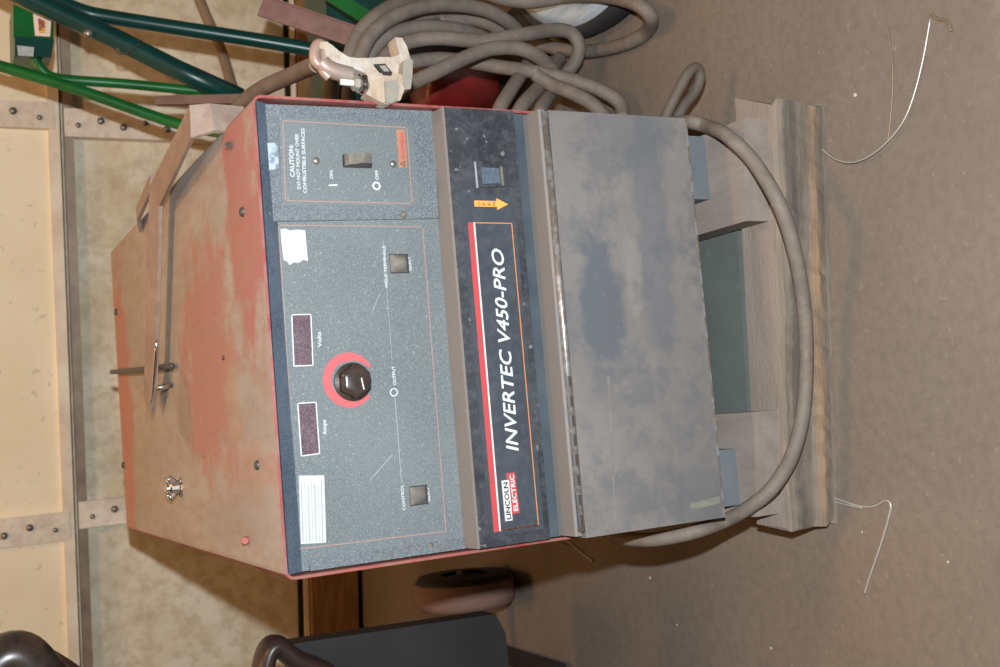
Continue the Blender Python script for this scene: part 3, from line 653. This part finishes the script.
# ---------------------------------------------------------------- dark cart on the left
ct = empty('dark_cart', at(505,650,z=FLOOR), 'dark steel cart body with a dusty small wheel, left of the machine on the floor', 'cart')
ya = .95
wq = at(516,590,z=FLOOR); rw = .097
wxc = at(468,578,y=wq.y).x; wcz = FLOOR+rw
wx0 = at(468,590,y=wq.y+.0).x
wl_ = obj('wheel', lathe_bm([(rw*.45,.004),(rw*.62,.0),(rw*.92,.002),(rw,-.008),(rw*1.0,-.046),(rw*.92,-.058),(0,-.058)], (wx0+.024,wq.y+.03,wcz), (1,-.0,0), 40), [M['tyre'], M['tyre_dusty']], ct, smooth=False)
for p in wl_.data.polygons:
    if abs(p.normal.x) < .6: p.material_index = 1
    p.use_smooth = True
obj('wheel_hub', lathe_bm([(0,.012),(.012,.012),(.014,.004),(rw*.46,-.004),(rw*.46,-.02),(0,-.02)], (wx0+.024,wq.y+.03,wcz), (1,0,0), 24), M['tyre'], wl_)
ca_, cb_, cc_ = at(290,646,y=.72), at(500,614,y=.72), at(505,660,y=.72)
zt = ca_.z
bm = bmesh.new()
yb_ = .62; q1, q2, q3 = at(292,644,y=yb_), at(496,614,y=yb_), at(506,634,y=yb_)
prism_bm([q1, q2, q3, Vector((-1.5,yb_,q3.z)), Vector((-1.5,yb_,q1.z))], Vector((0,.05,0)), bm)
obj('cart_body', bm, M['cart'], ct, bevel=.012, smooth=False)
box('cart_base', -1.4, q2.x-.12, yb_+.055, .98, FLOOR+.01, FLOOR+.09, M['black_steel'], ct, bevel=.004)
obj('axle', tube_bm([Vector((wx0-.22,wq.y+.03,wcz)), Vector((wx0-.03,wq.y+.03,wcz))], .012, 10, smooth_n=0), M['black_steel'], ct)
obj('lip', tube_bm([at(X,Y,y=.60) for X,Y in ((262,720),(263,668),(274,645),(296,660),(330,676),(370,720))], .016, 14, rb=.03), M['cart_lip'], ct, smooth=True)
hn = ct
obj('grip', tube_bm([at(X,Y,y=.5) for X,Y in ((-30,700),(8,658),(38,676),(90,760))]+[Vector((-1.0,.55,.35)), Vector((-1.05,.7,q1.z-.02))], .034, 20), M['black'], hn, smooth=True)
obj('guard', tube_bm([at(X,Y,y=.53) for X,Y in ((20,642),(45,655),(75,674),(120,712))], .011, 12, rb=.03), M['cart_lip'], hn, smooth=True)
# ---------------------------------------------------------------- loose wires and chips on the floor
def wire(px, r, m, label, lift=None):
    n = len(px); P = []
    for i,(X,Y) in enumerate(px): P.append(at(X,Y,z=FLOOR+r+(lift(i/(n-1)) if lift else 0)))
    o = obj('loose_wire', tube_bm(P, r, 8, smooth_n=5), m, smooth=True); return tag(o, label, 'wire')
wire([(800.5,117),(808,132),(823,150),(835,159),(850,162.6),(868,157),(887.5,141.6),(904,120),(914.5,93),(923.5,57),(930.4,18)], .0011, M['wire'], 'long thin wire in a wide bow from the beam end across the floor', lambda t: .03*math.sin(PI*t)**2*.3)
wire([(928,18),(932,14),(937,19),(944,20),(949,24),(951,31)], .0016, M['wire_rust'], 'short dark hooked wire end at the tip of the long bowed wire')
wire([(881,-12),(883,0),(889,39),(892.6,69),(892,99),(889,132),(887,144)], .0010, M['wire_rust'], 'thin straight wire running down to meet the bowed wire')
wire([(819,492),(841,500.5),(862,506.5),(875,506),(885.6,500.6),(890.7,505),(889,516.6),(880.5,545.6),(870,576),(864.5,594)], .0014, M['wire'], 'bright bent wire hooked at the left end of the front beam')
wire([(819,496),(836,502),(852,506),(862,508)], .0012, M['wire'], 'short wire strand beside the start of the bright bent wire')
wire([(562,536),(575,547),(593,561)], .0016, M['wire'], 'thin pale wire stub lying in the machine shadow')
wire([(548,538),(562,543),(580,551)], .0012, M['wire_rust'], 'dull wire stub crossing behind the pale stub in the shadow')
for i, (X, Y, r, lb_) in enumerate(((855,95,.0035,'small white chip on the floor right of the long bowed wire base'),(650,578,.0030,'pale crumb on the floor left of the grey door'),(677,625,.0022,'tiny pale crumb near the lower left floor shadow'),(771,648,.0026,'tiny pale chip on bare floor far left of the beam'),(862,532,.0020,'tiny crumb inside the crook of the bright bent wire'),(948,562,.0022,'light grit grain on the open floor in front of the bent wire'))):
    bm = bmesh.new(); bmesh.ops.create_icosphere(bm, subdivisions=1, radius=r*.7)
    c = at(X,Y,z=FLOOR+r*.5)
    for v in bm.verts: v.co = Vector((v.co.x*(1+random.random()*.5), v.co.y*(1+random.random()*.4), v.co.z*.6)); v.co += c
    tag(obj('floor_chip', bm, M['chip']), lb_, 'chip')

# ---------------------------------------------------------------- light
def area(name, loc, target, size, power, color, shape='DISK'):
    l = bpy.data.lights.new(name, 'AREA'); l.shape = shape; l.size = size; l.energy = power; l.color = color
    o = bpy.data.objects.new(name, l); COL.objects.link(o); o.location = loc
    o.rotation_euler = (Vector(target)-Vector(loc)).to_track_quat('-Z','Y').to_euler(); return o
area('camera_flash', CAM + RR*.115 + UU*.01 + _f*-.01, CAM+_f*3+RR*.1, .025, 41, (.87,.95,1.0))
area('shop_lamp', (-.35,.95,2.75), (-.3,.8,0), .6, 19, (1,.53,.19))
area('shop_lamp', (.75,-.25,2.6), (.4,.1,0), .45, 22, (1,.57,.26))
wd = bpy.data.worlds.new('World'); SC.world = wd; wd.use_nodes = True
wd.node_tree.nodes['Background'].inputs[0].default_value = (1,.72,.48,1); wd.node_tree.nodes['Background'].inputs[1].default_value = .07
cd = bpy.data.cameras.new('Camera'); co = bpy.data.objects.new('Camera', cd); COL.objects.link(co)
X_, Y_, Z_ = -UU, RR, -_f
co.matrix_world = Matrix(((X_.x,Y_.x,Z_.x,CAM.x),(X_.y,Y_.y,Z_.y,CAM.y),(X_.z,Y_.z,Z_.z,CAM.z),(0,0,0,1)))
cd.sensor_fit = 'HORIZONTAL'; cd.sensor_width = 36; cd.lens = FPX/1000*36; cd.clip_start = .02
cd.dof.use_dof = True; cd.dof.focus_distance = 1.38; cd.dof.aperture_fstop = 8
SC.camera = co
vs = SC.view_settings; vs.view_transform = 'Standard'; vs.look = 'None'; vs.gamma = 1; vs.use_curve_mapping = False; vs.exposure = 0
